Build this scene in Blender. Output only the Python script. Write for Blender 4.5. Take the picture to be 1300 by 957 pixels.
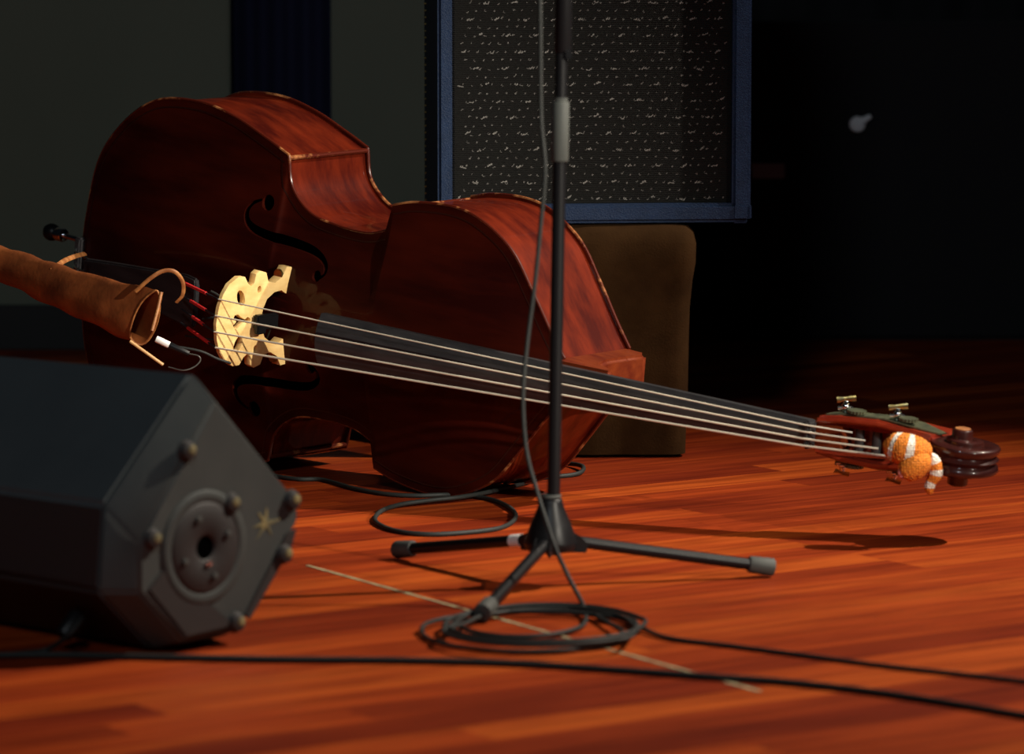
import bpy, bmesh, math, random
from mathutils import Vector, Matrix
from math import sin, cos, pi, radians as rad
random.seed(7)
for o in list(bpy.data.objects): bpy.data.objects.remove(o)
C = bpy.context.scene.collection
sc = bpy.context.scene

# ------------------------------------------------------------ camera
F_PX, CAM_H, PITCH = 5301.1, 0.98542, 0.11256
cd = bpy.data.cameras.new('camera'); cam = bpy.data.objects.new('camera', cd); C.objects.link(cam)
cam.location = (0, 0, CAM_H); cam.rotation_euler = (pi/2 - PITCH, 0, 0)
cd.sensor_fit = 'HORIZONTAL'; cd.sensor_width = 36; cd.lens = F_PX/1300*36
cd.clip_end = 100
cd.dof.use_dof = True; cd.dof.focus_distance = 7.1; cd.dof.aperture_fstop = 4.2
sc.camera = cam

# ------------------------------------------------------------ world, lights, exposure
sc.view_settings.view_transform = 'Standard'; sc.view_settings.look = 'None'
sc.view_settings.gamma = 1; sc.view_settings.exposure = 0.0
w = bpy.data.worlds.new('world'); sc.world = w; w.use_nodes = True
w.node_tree.nodes['Background'].inputs[0].default_value = (0.10, 0.12, 0.16, 1)
w.node_tree.nodes['Background'].inputs[1].default_value = 0.02

def spot(name, loc, target, power, size_deg, blend, color, radius):
    l = bpy.data.lights.new(name, 'SPOT'); l.energy = power; l.color = color
    l.spot_size = rad(size_deg); l.spot_blend = blend; l.shadow_soft_size = radius
    o = bpy.data.objects.new(name, l); C.objects.link(o); o.location = loc
    o.rotation_euler = (Vector(target) - Vector(loc)).to_track_quat('-Z', 'Y').to_euler()
    return o
# warm stage spots: the key high on the right, and a narrow one grazing in from the front right
spot('stage_light_key', (4.0, 7.05, 4.5), (0.05, 6.1, 0.0), 2100, 40, 0.9, (1.0, 0.88, 0.74), 0.03)
spot('stage_light_front', (3.9, 2.15, 2.5), (-0.45, 7.05, 0.3), 2000, 17, 0.85, (1.0, 0.92, 0.78), 0.04)
spot('cool_fill', (-0.7, 0.4, 4.0), (-0.1, 7.9, 0.5), 290, 50, 0.9, (0.86, 0.95, 1.0), 0.4)  # added cool fill to brighten wall, monitor and background, no lamp known there

# ------------------------------------------------------------ pixel helpers (1300 x 957)
def ray(u, v):
    x = (u-650)/F_PX; y = -(v-478.5)/F_PX; c, s = cos(PITCH), sin(PITCH)
    return Vector((x, c + y*s, -s + y*c))
CAM = Vector((0, 0, CAM_H))
def floor_at(u, v, z=0.0):
    d = ray(u, v); return CAM + d*((z-CAM_H)/d.z)
def at(u, v, Y):
    d = ray(u, v); return CAM + d*(Y/d.y)

# ------------------------------------------------------------ materials
def mat(name, col, rough=0.5, metal=0.0, coat=0.0, noise=None, bump=0.0, bscale=200.0, spec=0.5, coat_rough=0.08, sheen=0.0):
    """noise = (scale_vec, colour2, detail, lo, hi)"""
    m = bpy.data.materials.new(name); m.use_nodes = True
    nt = m.node_tree; b = nt.nodes['Principled BSDF']
    b.inputs['Base Color'].default_value = (*col, 1); b.inputs['Roughness'].default_value = rough
    b.inputs['Metallic'].default_value = metal; b.inputs['Coat Weight'].default_value = coat
    b.inputs['Coat Roughness'].default_value = coat_rough
    b.inputs['Specular IOR Level'].default_value = spec
    if sheen: b.inputs['Sheen Weight'].default_value = sheen
    tc = nt.nodes.new('ShaderNodeTexCoord')
    if noise:
        sv, c2, det, lo, hi = noise
        mp = nt.nodes.new('ShaderNodeMapping'); mp.inputs['Scale'].default_value = sv
        nz = nt.nodes.new('ShaderNodeTexNoise'); nz.inputs['Scale'].default_value = 1; nz.inputs['Detail'].default_value = det
        nz.inputs['Roughness'].default_value = 0.6
        nt.links.new(tc.outputs['Object'], mp.inputs[0]); nt.links.new(mp.outputs[0], nz.inputs['Vector'])
        cr = nt.nodes.new('ShaderNodeValToRGB'); cr.color_ramp.elements[0].position = lo; cr.color_ramp.elements[1].position = hi
        cr.color_ramp.elements[0].color = (*col, 1); cr.color_ramp.elements[1].color = (*c2, 1)
        nt.links.new(nz.outputs['Fac'], cr.inputs[0]); nt.links.new(cr.outputs[0], b.inputs['Base Color'])
    if bump:
        n2 = nt.nodes.new('ShaderNodeTexNoise'); n2.inputs['Scale'].default_value = bscale; n2.inputs['Detail'].default_value = 3
        bp = nt.nodes.new('ShaderNodeBump'); bp.inputs['Strength'].default_value = bump; bp.inputs['Distance'].default_value = 0.002
        nt.links.new(tc.outputs['Object'], n2.inputs['Vector'])
        nt.links.new(n2.outputs['Fac'], bp.inputs['Height']); nt.links.new(bp.outputs[0], b.inputs['Normal'])
    return m

def plank_material():
    m = bpy.data.materials.new('plank_wood'); m.use_nodes = True
    nt = m.node_tree; N = nt.nodes; L = nt.links; b = N['Principled BSDF']
    tc = N.new('ShaderNodeTexCoord'); oi = N.new('ShaderNodeObjectInfo')
    ad = N.new('ShaderNodeVectorMath'); ad.operation = 'ADD'
    sc_ = N.new('ShaderNodeVectorMath'); sc_.operation = 'SCALE'; sc_.inputs[0].default_value = (13, 7, 5)
    L.new(oi.outputs['Random'], sc_.inputs['Scale'])
    L.new(tc.outputs['Object'], ad.inputs[0]); L.new(sc_.outputs[0], ad.inputs[1])
    def noise(s, det, rough=.6):
        mp = N.new('ShaderNodeMapping'); mp.inputs['Scale'].default_value = s
        nz = N.new('ShaderNodeTexNoise'); nz.inputs['Scale'].default_value = 1; nz.inputs['Detail'].default_value = det
        nz.inputs['Roughness'].default_value = rough
        L.new(ad.outputs[0], mp.inputs[0]); L.new(mp.outputs[0], nz.inputs['Vector']); return nz
    g = noise((3.0, 45, 1), 5, .65); big = noise((1.6, 14, 1), 3)
    r0 = N.new('ShaderNodeValToRGB')
    els = r0.color_ramp.elements
    els[0].position = 0; els[0].color = (0.17, 0.018, 0.004, 1); els[1].position = 1; els[1].color = (0.50, 0.100, 0.013, 1)
    e = els.new(0.45); e.color = (0.32, 0.043, 0.007, 1)
    mix = N.new('ShaderNodeMath'); mix.operation = 'MULTIPLY_ADD'; mix.inputs[1].default_value = 0.72; mix.inputs[2].default_value = -0.14
    L.new(oi.outputs['Random'], mix.inputs[0])
    m2 = N.new('ShaderNodeMath'); m2.operation = 'MULTIPLY_ADD'; m2.inputs[1].default_value = 0.9
    L.new(big.outputs['Fac'], m2.inputs[0]); 
    sub = N.new('ShaderNodeMath'); sub.operation = 'SUBTRACT'; sub.inputs[1].default_value = 0.27
    L.new(mix.outputs[0], sub.inputs[0]); L.new(sub.outputs[0], m2.inputs[2]); L.new(m2.outputs[0], r0.inputs[0])
    r1 = N.new('ShaderNodeValToRGB'); r1.color_ramp.elements[0].position = .36; r1.color_ramp.elements[1].position = .60
    r1.color_ramp.elements[0].color = (.56, .48, .44, 1); r1.color_ramp.elements[1].color = (1, 1, 1, 1)
    L.new(g.outputs['Fac'], r1.inputs[0])
    mx = N.new('ShaderNodeMix'); mx.data_type = 'RGBA'; mx.blend_type = 'MULTIPLY'; mx.inputs['Factor'].default_value = 1
    L.new(r0.outputs[0], mx.inputs['A']); L.new(r1.outputs[0], mx.inputs['B'])
    # pale scuffs
    sc1 = noise((30, 60, 1), 6, .75); r2 = N.new('ShaderNodeValToRGB')
    r2.color_ramp.elements[0].position = .69; r2.color_ramp.elements[1].position = .76
    L.new(sc1.outputs['Fac'], r2.inputs[0])
    mm = N.new('ShaderNodeMath'); mm.operation = 'MULTIPLY'; mm.inputs[1].default_value = .35; L.new(r2.outputs[0], mm.inputs[0])
    mx2 = N.new('ShaderNodeMix'); mx2.data_type = 'RGBA'; mx2.inputs['B'].default_value = (.6, .38, .22, 1)
    L.new(mm.outputs[0], mx2.inputs['Factor']); L.new(mx.outputs['Result'], mx2.inputs['A'])
    L.new(mx2.outputs['Result'], b.inputs['Base Color'])
    b.inputs['Roughness'].default_value = 0.5; b.inputs['Specular IOR Level'].default_value = 0.12
    bp = N.new('ShaderNodeBump'); bp.inputs['Strength'].default_value = .25; bp.inputs['Distance'].default_value = .001
    L.new(g.outputs['Fac'], bp.inputs['Height']); L.new(bp.outputs[0], b.inputs['Normal'])
    return m

M = {}
M['plank'] = plank_material()
M['subfloor'] = mat('subfloor', (.02, .006, .002), .8)
M['tape'] = mat('old_tape', (.42, .36, .20), .6, noise=((40, 40, 40), (.22, .17, .09), 4, .35, .65))
M['top_wood'] = mat('spruce_red_varnish', (.018, .0016, .0009), .6, coat=.18, coat_rough=.05, spec=.05,
                    noise=((3, 16, 4), (.066, .0066, .0020), 4, .36, .80), bump=.05, bscale=60)
M['rib_wood'] = mat('maple_red_varnish', (.040, .0028, .0012), .6, coat=.30, coat_rough=.05, spec=.04,
                    noise=((9, 9, 30), (.135, .014, .0035), 4, .34, .72), bump=.06, bscale=40)
M['edge_wood'] = mat('worn_glint_edge', (.07, .009, .004), .25, coat=.6, noise=((14, 14, 14), (.50, .20, .07), 4, .54, .66))  # pale patches put gloss highlights into the colour along with wear
M['purfling'] = mat('purfling', (.022, .004, .002), .4)
M['neck_wood'] = mat('neck_maple', (.085, .010, .003), .6, coat=.15, coat_rough=.05, spec=.1, noise=((12, 40, 40), (.15, .026, .006), 4, .35, .65))
M['scroll_wood'] = mat('scroll_wood', (.022, .005, .005), .35, coat=.7, spec=.2, noise=((20, 20, 20), (.05, .010, .007), 4, .35, .65))
M['pegbox_wood'] = mat('pegbox_wood', (.20, .018, .008), .25, coat=.7, noise=((20, 40, 20), (.32, .04, .014), 4, .35, .65))
M['maple'] = mat('bridge_maple', (.90, .64, .27), .45, noise=((60, 60, 22), (.78, .48, .17), 4, .35, .68), bump=.05)
M['ebony'] = mat('ebony', (.018, .018, .020), .38, noise=((6, 60, 60), (.035, .034, .036), 3, .35, .65))
M['string'] = mat('steel_string', (.72, .66, .52), .35, metal=.25)
M['silk'] = mat('red_silk', (.75, .03, .03), .55)
M['silkblack'] = mat('black_silk', (.02, .02, .025), .45)
M['black'] = mat('black_plastic', (.006, .006, .007), .40, spec=.25)
M['blackmat'] = mat('black_matt', (.012, .012, .012), .7)
M['chrome'] = mat('chrome', (.75, .76, .78), .15, metal=1)
M['brass'] = mat('aged_brass', (.50, .36, .12), .3, metal=1, noise=((80, 80, 80), (.28, .26, .15), 3, .4, .65))
M['plate'] = mat('machine_plate', (.16, .17, .10), .4, metal=.6, noise=((50, 50, 50), (.09, .10, .065), 4, .35, .65))
M['leather'] = mat('brown_leather', (.15, .040, .012), .42, noise=((18, 18, 18), (.30, .085, .022), 6, .35, .66), bump=.3, bscale=90)
M['leather_edge'] = mat('leather_edge', (.26, .085, .022), .55, noise=((60, 60, 60), (.44, .18, .05), 4, .4, .6))
M['stick'] = mat('pale_stick', (.55, .32, .12), .5)
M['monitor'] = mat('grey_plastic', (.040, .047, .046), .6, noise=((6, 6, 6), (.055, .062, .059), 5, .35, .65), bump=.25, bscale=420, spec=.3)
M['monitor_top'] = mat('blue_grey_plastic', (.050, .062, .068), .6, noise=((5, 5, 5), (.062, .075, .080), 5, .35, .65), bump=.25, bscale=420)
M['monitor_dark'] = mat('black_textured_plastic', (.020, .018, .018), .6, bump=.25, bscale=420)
M['paint'] = mat('yellowed_scuff', (.26, .21, .08), .7, noise=((90, 90, 90), (.13, .12, .06), 4, .4, .6))
M['rubber'] = mat('grey_rubber', (.050, .055, .050), .7, bump=.2)
M['hole'] = mat('hole_shade', (.001, .001, .001), .9, spec=0)  # darkness of a deep hole put into the colour of the shallow socket
M['label'] = mat('glint_grey', (.35, .40, .45), .7)  # faint background glint put into the plate colour
M['latch'] = mat('glint_pale', (.80, .85, .9), .6)  # blurred background glint put into this pale colour
M['white'] = mat('white_tape', (.85, .83, .80), .5)
M['cable'] = mat('black_cable', (.016, .018, .017), .6, spec=.3)
M['cable_grey'] = mat('grey_cable', (.10, .10, .09), .45)
M['tolex'] = mat('blue_tolex', (.006, .018, .050), .5, noise=((30, 30, 30), (.009, .025, .068), 5, .35, .65), bump=.5, bscale=500, spec=.2)
M['grille'] = mat('grille_cloth', (.006, .006, .006), .7, noise=((400, 400, 400), (.013, .013, .012), 2, .4, .6), spec=.1)
M['grille_rib'] = mat('grille_ribs', (.010, .010, .009), .6, spec=.2)
M['silver'] = mat('silver_thread', (.22, .21, .19), .5)
M['blanket'] = mat('brown_cloth', (.034, .016, .0055), .95, noise=((14, 14, 14), (.022, .010, .0035), 5, .35, .65), bump=.3, bscale=300, spec=.05)
M['wall'] = mat('grey_green_wall', (.150, .165, .120), .75, noise=((1.5, 1.5, .6), (.125, .14, .10), 3, .35, .65))
M['navy'] = mat('navy_velvet', (.006, .008, .040), .85)
M['drape'] = mat('black_drape', (.006, .006, .008), .95)
M['casegreen'] = mat('dark_case', (.030, .034, .028), .6)
M['yarn_orange'] = mat('orange_yarn', (.90, .27, .02), .85)
M['yarn_white'] = mat('white_yarn', (.88, .84, .76), .85)
M['yarn_pink'] = mat('pink_yarn', (.80, .30, .25), .8)

for k in ('yarn_orange', 'yarn_white', 'yarn_pink'):
    nt = M[k].node_tree; b = nt.nodes['Principled BSDF']; col = tuple(b.inputs['Base Color'].default_value)
    tc = nt.nodes.new('ShaderNodeTexCoord'); vo = nt.nodes.new('ShaderNodeTexVoronoi'); vo.inputs['Scale'].default_value = 260
    vo.inputs['Randomness'].default_value = .45
    nt.links.new(tc.outputs['Object'], vo.inputs['Vector'])
    cr = nt.nodes.new('ShaderNodeValToRGB'); cr.color_ramp.elements[0].position = .35; cr.color_ramp.elements[1].position = .75
    cr.color_ramp.elements[0].color = col; cr.color_ramp.elements[1].color = (col[0]*.45, col[1]*.40, col[2]*.35, 1)
    if k == 'yarn_white': cr.color_ramp.elements[1].color = (.62, .56, .44, 1)
    nt.links.new(vo.outputs['Distance'], cr.inputs[0]); nt.links.new(cr.outputs[0], b.inputs['Base Color'])
    bp = nt.nodes.new('ShaderNodeBump'); bp.invert = True; bp.inputs['Strength'].default_value = .8; bp.inputs['Distance'].default_value = .003
    nt.links.new(vo.outputs['Distance'], bp.inputs['Height']); nt.links.new(bp.outputs[0], b.inputs['Normal'])

# ------------------------------------------------------------ mesh helpers
def finish(bm, smooth=True, ang=38):
    bmesh.ops.recalc_face_normals(bm, faces=bm.faces)
    if smooth:
        for f in bm.faces: f.smooth = True
        for e in bm.edges:
            if len(e.link_faces) == 2 and e.calc_face_angle(0) > rad(ang): e.smooth = False
def obj(name, bm, material, parent=None, smooth=True, ang=38):
    finish(bm, smooth, ang)
    me = bpy.data.meshes.new(name); bm.to_mesh(me); bm.free()
    for m in (material if isinstance(material, (list, tuple)) else [material]): me.materials.append(m)
    o = bpy.data.objects.new(name, me); C.objects.link(o)
    if parent: o.parent = parent
    return o
def tag(o, label=None, cat=None, group=None, kind=None):
    if label: o['label'] = label
    if cat: o['category'] = cat
    if group: o['group'] = group
    if kind: o['kind'] = kind
    return o
def empty(name, loc=(0, 0, 0), label=None, cat=None, group=None, mtx=None):
    o = bpy.data.objects.new(name, None); C.objects.link(o); o.empty_display_size = .05
    if mtx is not None: o.matrix_world = mtx
    else: o.location = loc
    return tag(o, label, cat, group)
def box(bm, c, s, mtx=None, bevel=0):
    b2 = bmesh.new(); bmesh.ops.create_cube(b2, size=1)
    for v in b2.verts: v.co = Vector((v.co.x*s[0], v.co.y*s[1], v.co.z*s[2]))
    if bevel: bmesh.ops.bevel(b2, geom=b2.edges[:], offset=bevel, segments=2, affect='EDGES')
    for v in b2.verts:
        v.co = v.co + Vector(c)
        if mtx is not None: v.co = mtx @ v.co
    merge(bm, b2)
    return bm
def merge(bm, b2):
    me = bpy.data.meshes.new('tmp'); b2.to_mesh(me); b2.free(); bm.from_mesh(me); bpy.data.meshes.remove(me)
def cat(pts, n=8, closed=False):
    P = [Vector(p) for p in pts]; out = []
    m = len(P)
    rng = range(m) if closed else range(m-1)
    for i in rng:
        if closed: a, b, c, d = P[(i-1) % m], P[i], P[(i+1) % m], P[(i+2) % m]
        else:
            b, c = P[i], P[i+1]; a = P[i-1] if i else b*2-c; d = P[i+2] if i+2 < m else c*2-b
        for k in range(n):
            t = k/n
            out.append(.5*((2*b)+(c-a)*t+(2*a-5*b+4*c-d)*t*t+(3*b-a-3*c+d)*t**3))
    if not closed: out.append(P[-1])
    return out
def tube(bm, pts, r, seg=10, cap=True, flat=None, up=None):
    """sweep; r scalar or list; flat = (a,b) multipliers of the two section axes"""
    n = len(pts); P = [Vector(p) for p in pts]
    rr = r if isinstance(r, (list, tuple)) else [r]*n
    t0 = (P[1]-P[0]).normalized()
    u = Vector(up) if up is not None else (Vector((0, 0, 1)) if abs(t0.z) < .9 else Vector((1, 0, 0)))
    rings = []
    for i in range(n):
        t = (P[min(i+1, n-1)]-P[max(i-1, 0)])
        t = t.normalized() if t.length > 1e-9 else t0
        u = (u - t*u.dot(t)).normalized(); s = t.cross(u)
        a, b = flat if flat else (1, 1)
        rings.append([bm.verts.new(P[i] + (u*cos(2*pi*k/seg)*a + s*sin(2*pi*k/seg)*b)*rr[i]) for k in range(seg)])
    for i in range(n-1):
        for k in range(seg):
            bm.faces.new((rings[i][k], rings[i][(k+1) % seg], rings[i+1][(k+1) % seg], rings[i+1][k]))
    if cap: bm.faces.new(rings[0][::-1]); bm.faces.new(rings[-1])
    return rings
def cyl(bm, a, b, r, seg=20, r2=None, bev=0):
    a, b = Vector(a), Vector(b); r2 = r if r2 is None else r2
    if bev:
        d = (b-a).normalized()
        tube(bm, [a, a+d*bev*.3, a+d*bev, b-d*bev, b-d*bev*.3, b], [r-bev, r-bev*.35, r, r2, r2-bev*.35, r2-bev], seg)
    else: tube(bm, [a, b], [r, r2], seg)
def ball(bm, c, r, s=(1, 1, 1), seg=16, ring=10):
    b2 = bmesh.new(); bmesh.ops.create_uvsphere(b2, u_segments=seg, v_segments=ring, radius=r)
    for v in b2.verts: v.co = Vector((v.co.x*s[0], v.co.y*s[1], v.co.z*s[2])) + Vector(c)
    merge(bm, b2)
def prism(bm, poly, fa, fb, bevel=0, seg=2):
    """poly of 2D points; fa/fb map a 2D point to 3D at each end"""
    b2 = bmesh.new()
    A = [b2.verts.new(fa(p)) for p in poly]; B = [b2.verts.new(fb(p)) for p in poly]; n = len(poly)
    b2.faces.new(A[::-1]); b2.faces.new(B)
    for i in range(n): b2.faces.new((A[i], A[(i+1) % n], B[(i+1) % n], B[i]))
    bmesh.ops.recalc_face_normals(b2, faces=b2.faces)
    if bevel: bmesh.ops.bevel(b2, geom=b2.edges[:], offset=bevel, segments=seg, affect='EDGES', clamp_overlap=True)
    merge(bm, b2)
def shape2d(splines, depth, bevel=0):
    """filled 2D outline with holes, extruded +-depth, returned as mesh"""
    cu = bpy.data.curves.new('tmp', 'CURVE'); cu.dimensions = '2D'; cu.fill_mode = 'BOTH'
    cu.extrude = depth; cu.bevel_depth = bevel; cu.bevel_resolution = 1
    for pts in splines:
        s = cu.splines.new('POLY'); s.points.add(len(pts)-1); s.use_cyclic_u = True
        for i, p in enumerate(pts): s.points[i].co = (p[0], p[1], 0, 1)
    o = bpy.data.objects.new('tmp', cu); C.objects.link(o)
    dg = bpy.context.evaluated_depsgraph_get()
    me = bpy.data.meshes.new_from_object(o.evaluated_get(dg))
    bpy.data.objects.remove(o); bpy.data.curves.remove(cu)
    bm = bmesh.new(); bm.from_mesh(me); bpy.data.meshes.remove(me)
    bmesh.ops.remove_doubles(bm, verts=bm.verts, dist=1e-6)
    return bm

# ============================================================ THE SETTING
PL = rad(34.5)                       # planks run this way across the stage
pd = Vector((cos(PL), sin(PL), 0)); pn = Vector((-sin(PL), cos(PL), 0))
fl = bmesh.new(); box(fl, (0, 6.5, -.075), (12, 12, .1))
floor = tag(obj('floor', fl, M['subfloor'], smooth=False), kind='structure')
PW, GAP = .088, .0004
plank_meshes = {}
def plank_mesh(L):
    if L not in plank_meshes:
        bm = bmesh.new(); box(bm, (0, 0, -.0125), (L-GAP, PW-GAP, .025))
        me = bpy.data.meshes.new('plank'); bm.to_mesh(me); bm.free(); me.materials.append(M['plank']); plank_meshes[L] = me
    return plank_meshes[L]
lens = (.75, .95, 1.15, 1.4)
tape0 = floor_at(390, 718); tapex = tape0.dot(pd)      # planks butt at the taped line
origin_n = tape0.dot(pn)
near, far = [], []
for j in range(-48, 70):
    nn = origin_n + (j+.35)*PW
    for sgn in (1, -1):
        s = random.choice((0, .3, .5, .7)) if abs(j) > 10 or sgn < 0 else 0
        x = tapex if (-11 < j < 1) else tapex + (random.uniform(-.5, .5))
        if not (-11 < j < 1):
            if sgn < 0: continue
            x = tapex - 5 - random.uniform(0, .9)
        first = True
        while abs(x - tapex) < 5.9:
            L = random.choice(lens)
            c = x + sgn*L/2
            p = pd*c + pn*nn
            vis = 4.5 < p.y < 9.4 and abs(p.x) < .127*p.y + .75
            (near if vis else far).append((c, nn, L))
            x += sgn*L
            if sgn > 0 and x - tapex > 5: break
            if sgn < 0 and tapex - x > 5: break
near.sort(key=lambda a: (pd*a[0]+pn*a[1]).y)
far += near[290:]; near = near[:290]
for c, nn, L in near:
    p = pd*c + pn*nn
    o = bpy.data.objects.new('plank', plank_mesh(L)); C.objects.link(o)
    o.location = (p.x, p.y, random.uniform(-.0001, 0)); o.rotation_euler = (0, 0, PL); o.parent = floor
bm = bmesh.new()
for c, nn, L in far:
    p = pd*c + pn*nn
    if abs(p.x) < 5.5 and 1.0 < p.y < 11.5:
        box(bm, (c, nn, -.0125), (L-GAP, PW-GAP, .025))
o = tag(obj('plank', bm, M['plank'], floor, smooth=False), kind='stuff'); o.rotation_euler = (0, 0, PL)

# back of the stage
bm = bmesh.new(); box(bm, (0, 12.0, 2.2), (12, .1, 4.4)); tag(obj('wall_back', bm, M['drape'], smooth=False), kind='structure')
# grey-green wall panels, navy strip between them
def wall_panel(name, x0, x1, y, mt, z0=0.0, z1=3.2):
    bm = bmesh.new(); box(bm, ((x0+x1)/2, y, (z0+z1)/2), (x1-x0, .05, z1-z0), bevel=.006)
    return tag(obj(name, bm, mt, smooth=False), kind='structure')
xl0 = at(293, 100, 9.3).x; xl1 = at(421, 100, 9.3).x
wall_panel('wall_left', -3.4, xl0, 9.3, M['wall'], .0)
wall_panel('wall_rear', xl1, .25, 9.3, M['wall'], .0)
bm = bmesh.new(); box(bm, ((-3.4+xl0)/2, 9.262, .05), (3.4+xl0, .02, .1), bevel=.003)
tag(obj('dark_strip_left', bm, M['blackmat'], smooth=False), kind='structure')  # black strip added to darken the foot of the left wall
def drape(name, x0, x1, y, mt, h, waves, amp):
    bm = bmesh.new(); nx = waves*10; rows = []
    for side in (0, 1):
        row = []
        for zi in range(2):
            row.append([bm.verts.new((x0+(x1-x0)*i/nx, y + side*.012 + amp*sin(2*pi*waves*i/nx) + amp*.4*sin(5.3*i/nx*waves), .012+zi*h)) for i in range(nx+1)])
        rows.append(row)
    for r in rows:
        for i in range(nx): bm.faces.new((r[0][i], r[0][i+1], r[1][i+1], r[1][i]))
    for zi in (0, 1):
        for i in range(nx): bm.faces.new((rows[0][zi][i], rows[1][zi][i], rows[1][zi][i+1], rows[0][zi][i+1]))
    return obj(name, bm, mt)
tag(drape('curtain', xl0-.05, xl1+.05, 9.42, M['navy'], 3.2, 5, .02), 'dark navy velvet curtain strip hanging between the grey-green wall panels', 'curtain')
tag(drape('curtain', .22, 4.6, 9.95, M['drape'], 3.4, 26, .035), 'wide black stage drape behind the amplifier and the scroll end of the bass', 'curtain')

# ============================================================ DOUBLE BASS
S_ = .99455
RB = Matrix(((.733, .0783, -.6676), (-.6602, -.1018, -.7368), (-.1263, .9862, -.0231)))
TB = Vector((-.6088, 7.6206, .3560))
MB4 = Matrix.Translation(TB) @ RB.to_4x4()
def bl(x, y, z): return MB4 @ Vector((x, y, z))
bass = empty('double_bass', mtx=MB4, label='red-brown double bass lying on its side on the wooden stage', cat='double bass')

KN = [(-.0458, .0097), (-.0409, .072), (-.0157, .1824), (.045, .2614), (.1263, .3124), (.233, .3263), (.3233, .3147), (.4045, .2901), (.4606, .2703)]
KC = [(.4606, .2703), (.4747, .2169), (.5232, .1796), (.5917, .1693), (.6606, .1697), (.7032, .1815)]
KU = [(.7145, .2273), (.7642, .2403), (.8422, .2463), (.9018, .2346), (.9692, .1965), (1.0185, .137), (1.0623, .0778), (1.0955, .0371)]
def seg(K, n=10):
    return [(p.x, p.y) for p in cat([(a, b, 0) for a, b in K], n)]
SA, SB, SU = seg(KN), seg(KC), seg(KU)
OUT = []
for s in (SA, SB, SU):
    for x, y in s:
        if not OUT or x > OUT[-1][0]+1e-4: OUT.append((x, y))
def dep(x): return .2 - .03*min(1, max(0, (x-.7)/.4))
def wid(x):
    if x <= OUT[0][0]: return OUT[0][1]
    for (a, b), (c, d) in zip(OUT, OUT[1:]):
        if x <= c: return b + (d-b)*(x-a)/(c-a)
    return OUT[-1][1]
def ss(t): t = max(0, min(1, t)); return t*t*(3-2*t)
def arch(x, y, wx=None):
    wx = wx or wid(x)
    A = .034*min(1, max(0.0, sin(pi/2*min(1, max(0, (x+.046)/.30))))**.8) * max(0, sin(pi/2*min(1, max(0, (1.10-x)/.30))))**.8
    s = min(1, abs(y)/wx)
    return A*(.5+.5*cos(pi*s**1.15))
def plate(sign, thick, zfun):
    bm = bmesh.new(); NC = 36; grids = []
    for off in (0, 1):
        g = []
        for x, wx in OUT:
            row = []
            for k in range(NC+1):
                c = -1+2*k/NC; y = wx*(math.copysign(1, c)*(1-(1-abs(c))**1.15) if c else 0)
                row.append(bm.verts.new((x, y, zfun(x, y, wx) - sign*thick*off)))
            g.append(row)
        grids.append(g)
    for g in grids:
        for i in range(len(g)-1):
            for k in range(NC): bm.faces.new((g[i][k], g[i+1][k], g[i+1][k+1], g[i][k+1]))
    a, b = grids; n = len(a)
    for i in range(n-1):
        for k in (0, NC): bm.faces.new((a[i][k], b[i][k], b[i+1][k], a[i+1][k]))
    for i in (0, n-1):
        for k in range(NC): bm.faces.new((a[i][k], a[i][k+1], b[i][k+1], b[i][k]))
    bmesh.ops.recalc_face_normals(bm, faces=bm.faces)
    return bm
ztop = lambda x, y, wx: dep(x) + arch(x, y, wx)
# f-hole outline
def fhole_poly(s):
    cl = [(.452, .176), (.436, .187), (.417, .186), (.398, .177), (.388, .163), (.391, .147), (.407, .1355), (.435, .130), (.470, .127), (.505, .1245), (.540, .1205), (.566, .113), (.583, .101), (.586, .088), (.578, .078), (.566, .075)]
    wd = [.001, .001, .002, .0035, .005, .0065, .008, .0085, .0088, .0085, .008, .0065, .005, .0035, .0025, .001]
    P = cat([(a, b, 0) for a, b in cl[2:-1]], 4); W = [p.x for p in cat([(a, 0, 0) for a in wd[2:-1]], 4)]
    L, R_ = [], []
    for i, p in enumerate(P):
        t = (P[min(i+1, len(P)-1)]-P[max(0, i-1)]).normalized(); n = Vector((-t.y, t.x, 0))
        L.append(p+n*W[i]); R_.append(p-n*W[i])
    return [(q.x, s*q.y) for q in L + R_[::-1]]
def circ(cx, cy, r, n=16): return [(cx+r*cos(2*pi*k/n), cy+r*sin(2*pi*k/n)) for k in range(n)]
top = obj('top_plate', plate(1, .006, ztop), M['top_wood'], bass)
dgo = bpy.context.evaluated_depsgraph_get
for s in (1, -1):
    for poly in (fhole_poly(s), circ(.432, s*.183, .0140), circ(.570, s*.0805, .0098)):
        cb = bmesh.new(); prism(cb, poly, lambda p: Vector((p[0], p[1], .10)), lambda p: Vector((p[0], p[1], .30)))
        cu = obj('tmp_cut', cb, M['edge_wood'], bass, smooth=False)
        md = top.modifiers.new('b', 'BOOLEAN'); md.operation = 'DIFFERENCE'; md.object = cu; md.solver = 'EXACT'
        bpy.context.view_layer.update()
        me = bpy.data.meshes.new_from_object(top.evaluated_get(dgo()))
        top.modifiers.clear(); old = top.data; top.data = me; bpy.data.meshes.remove(old)
        bpy.data.objects.remove(cu)
top.data.name = 'top_plate'
obj('back_plate', plate(-1, .006, lambda x, y, wx: -.7*arch(x, y, wx)), M['rib_wood'], bass)
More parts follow.
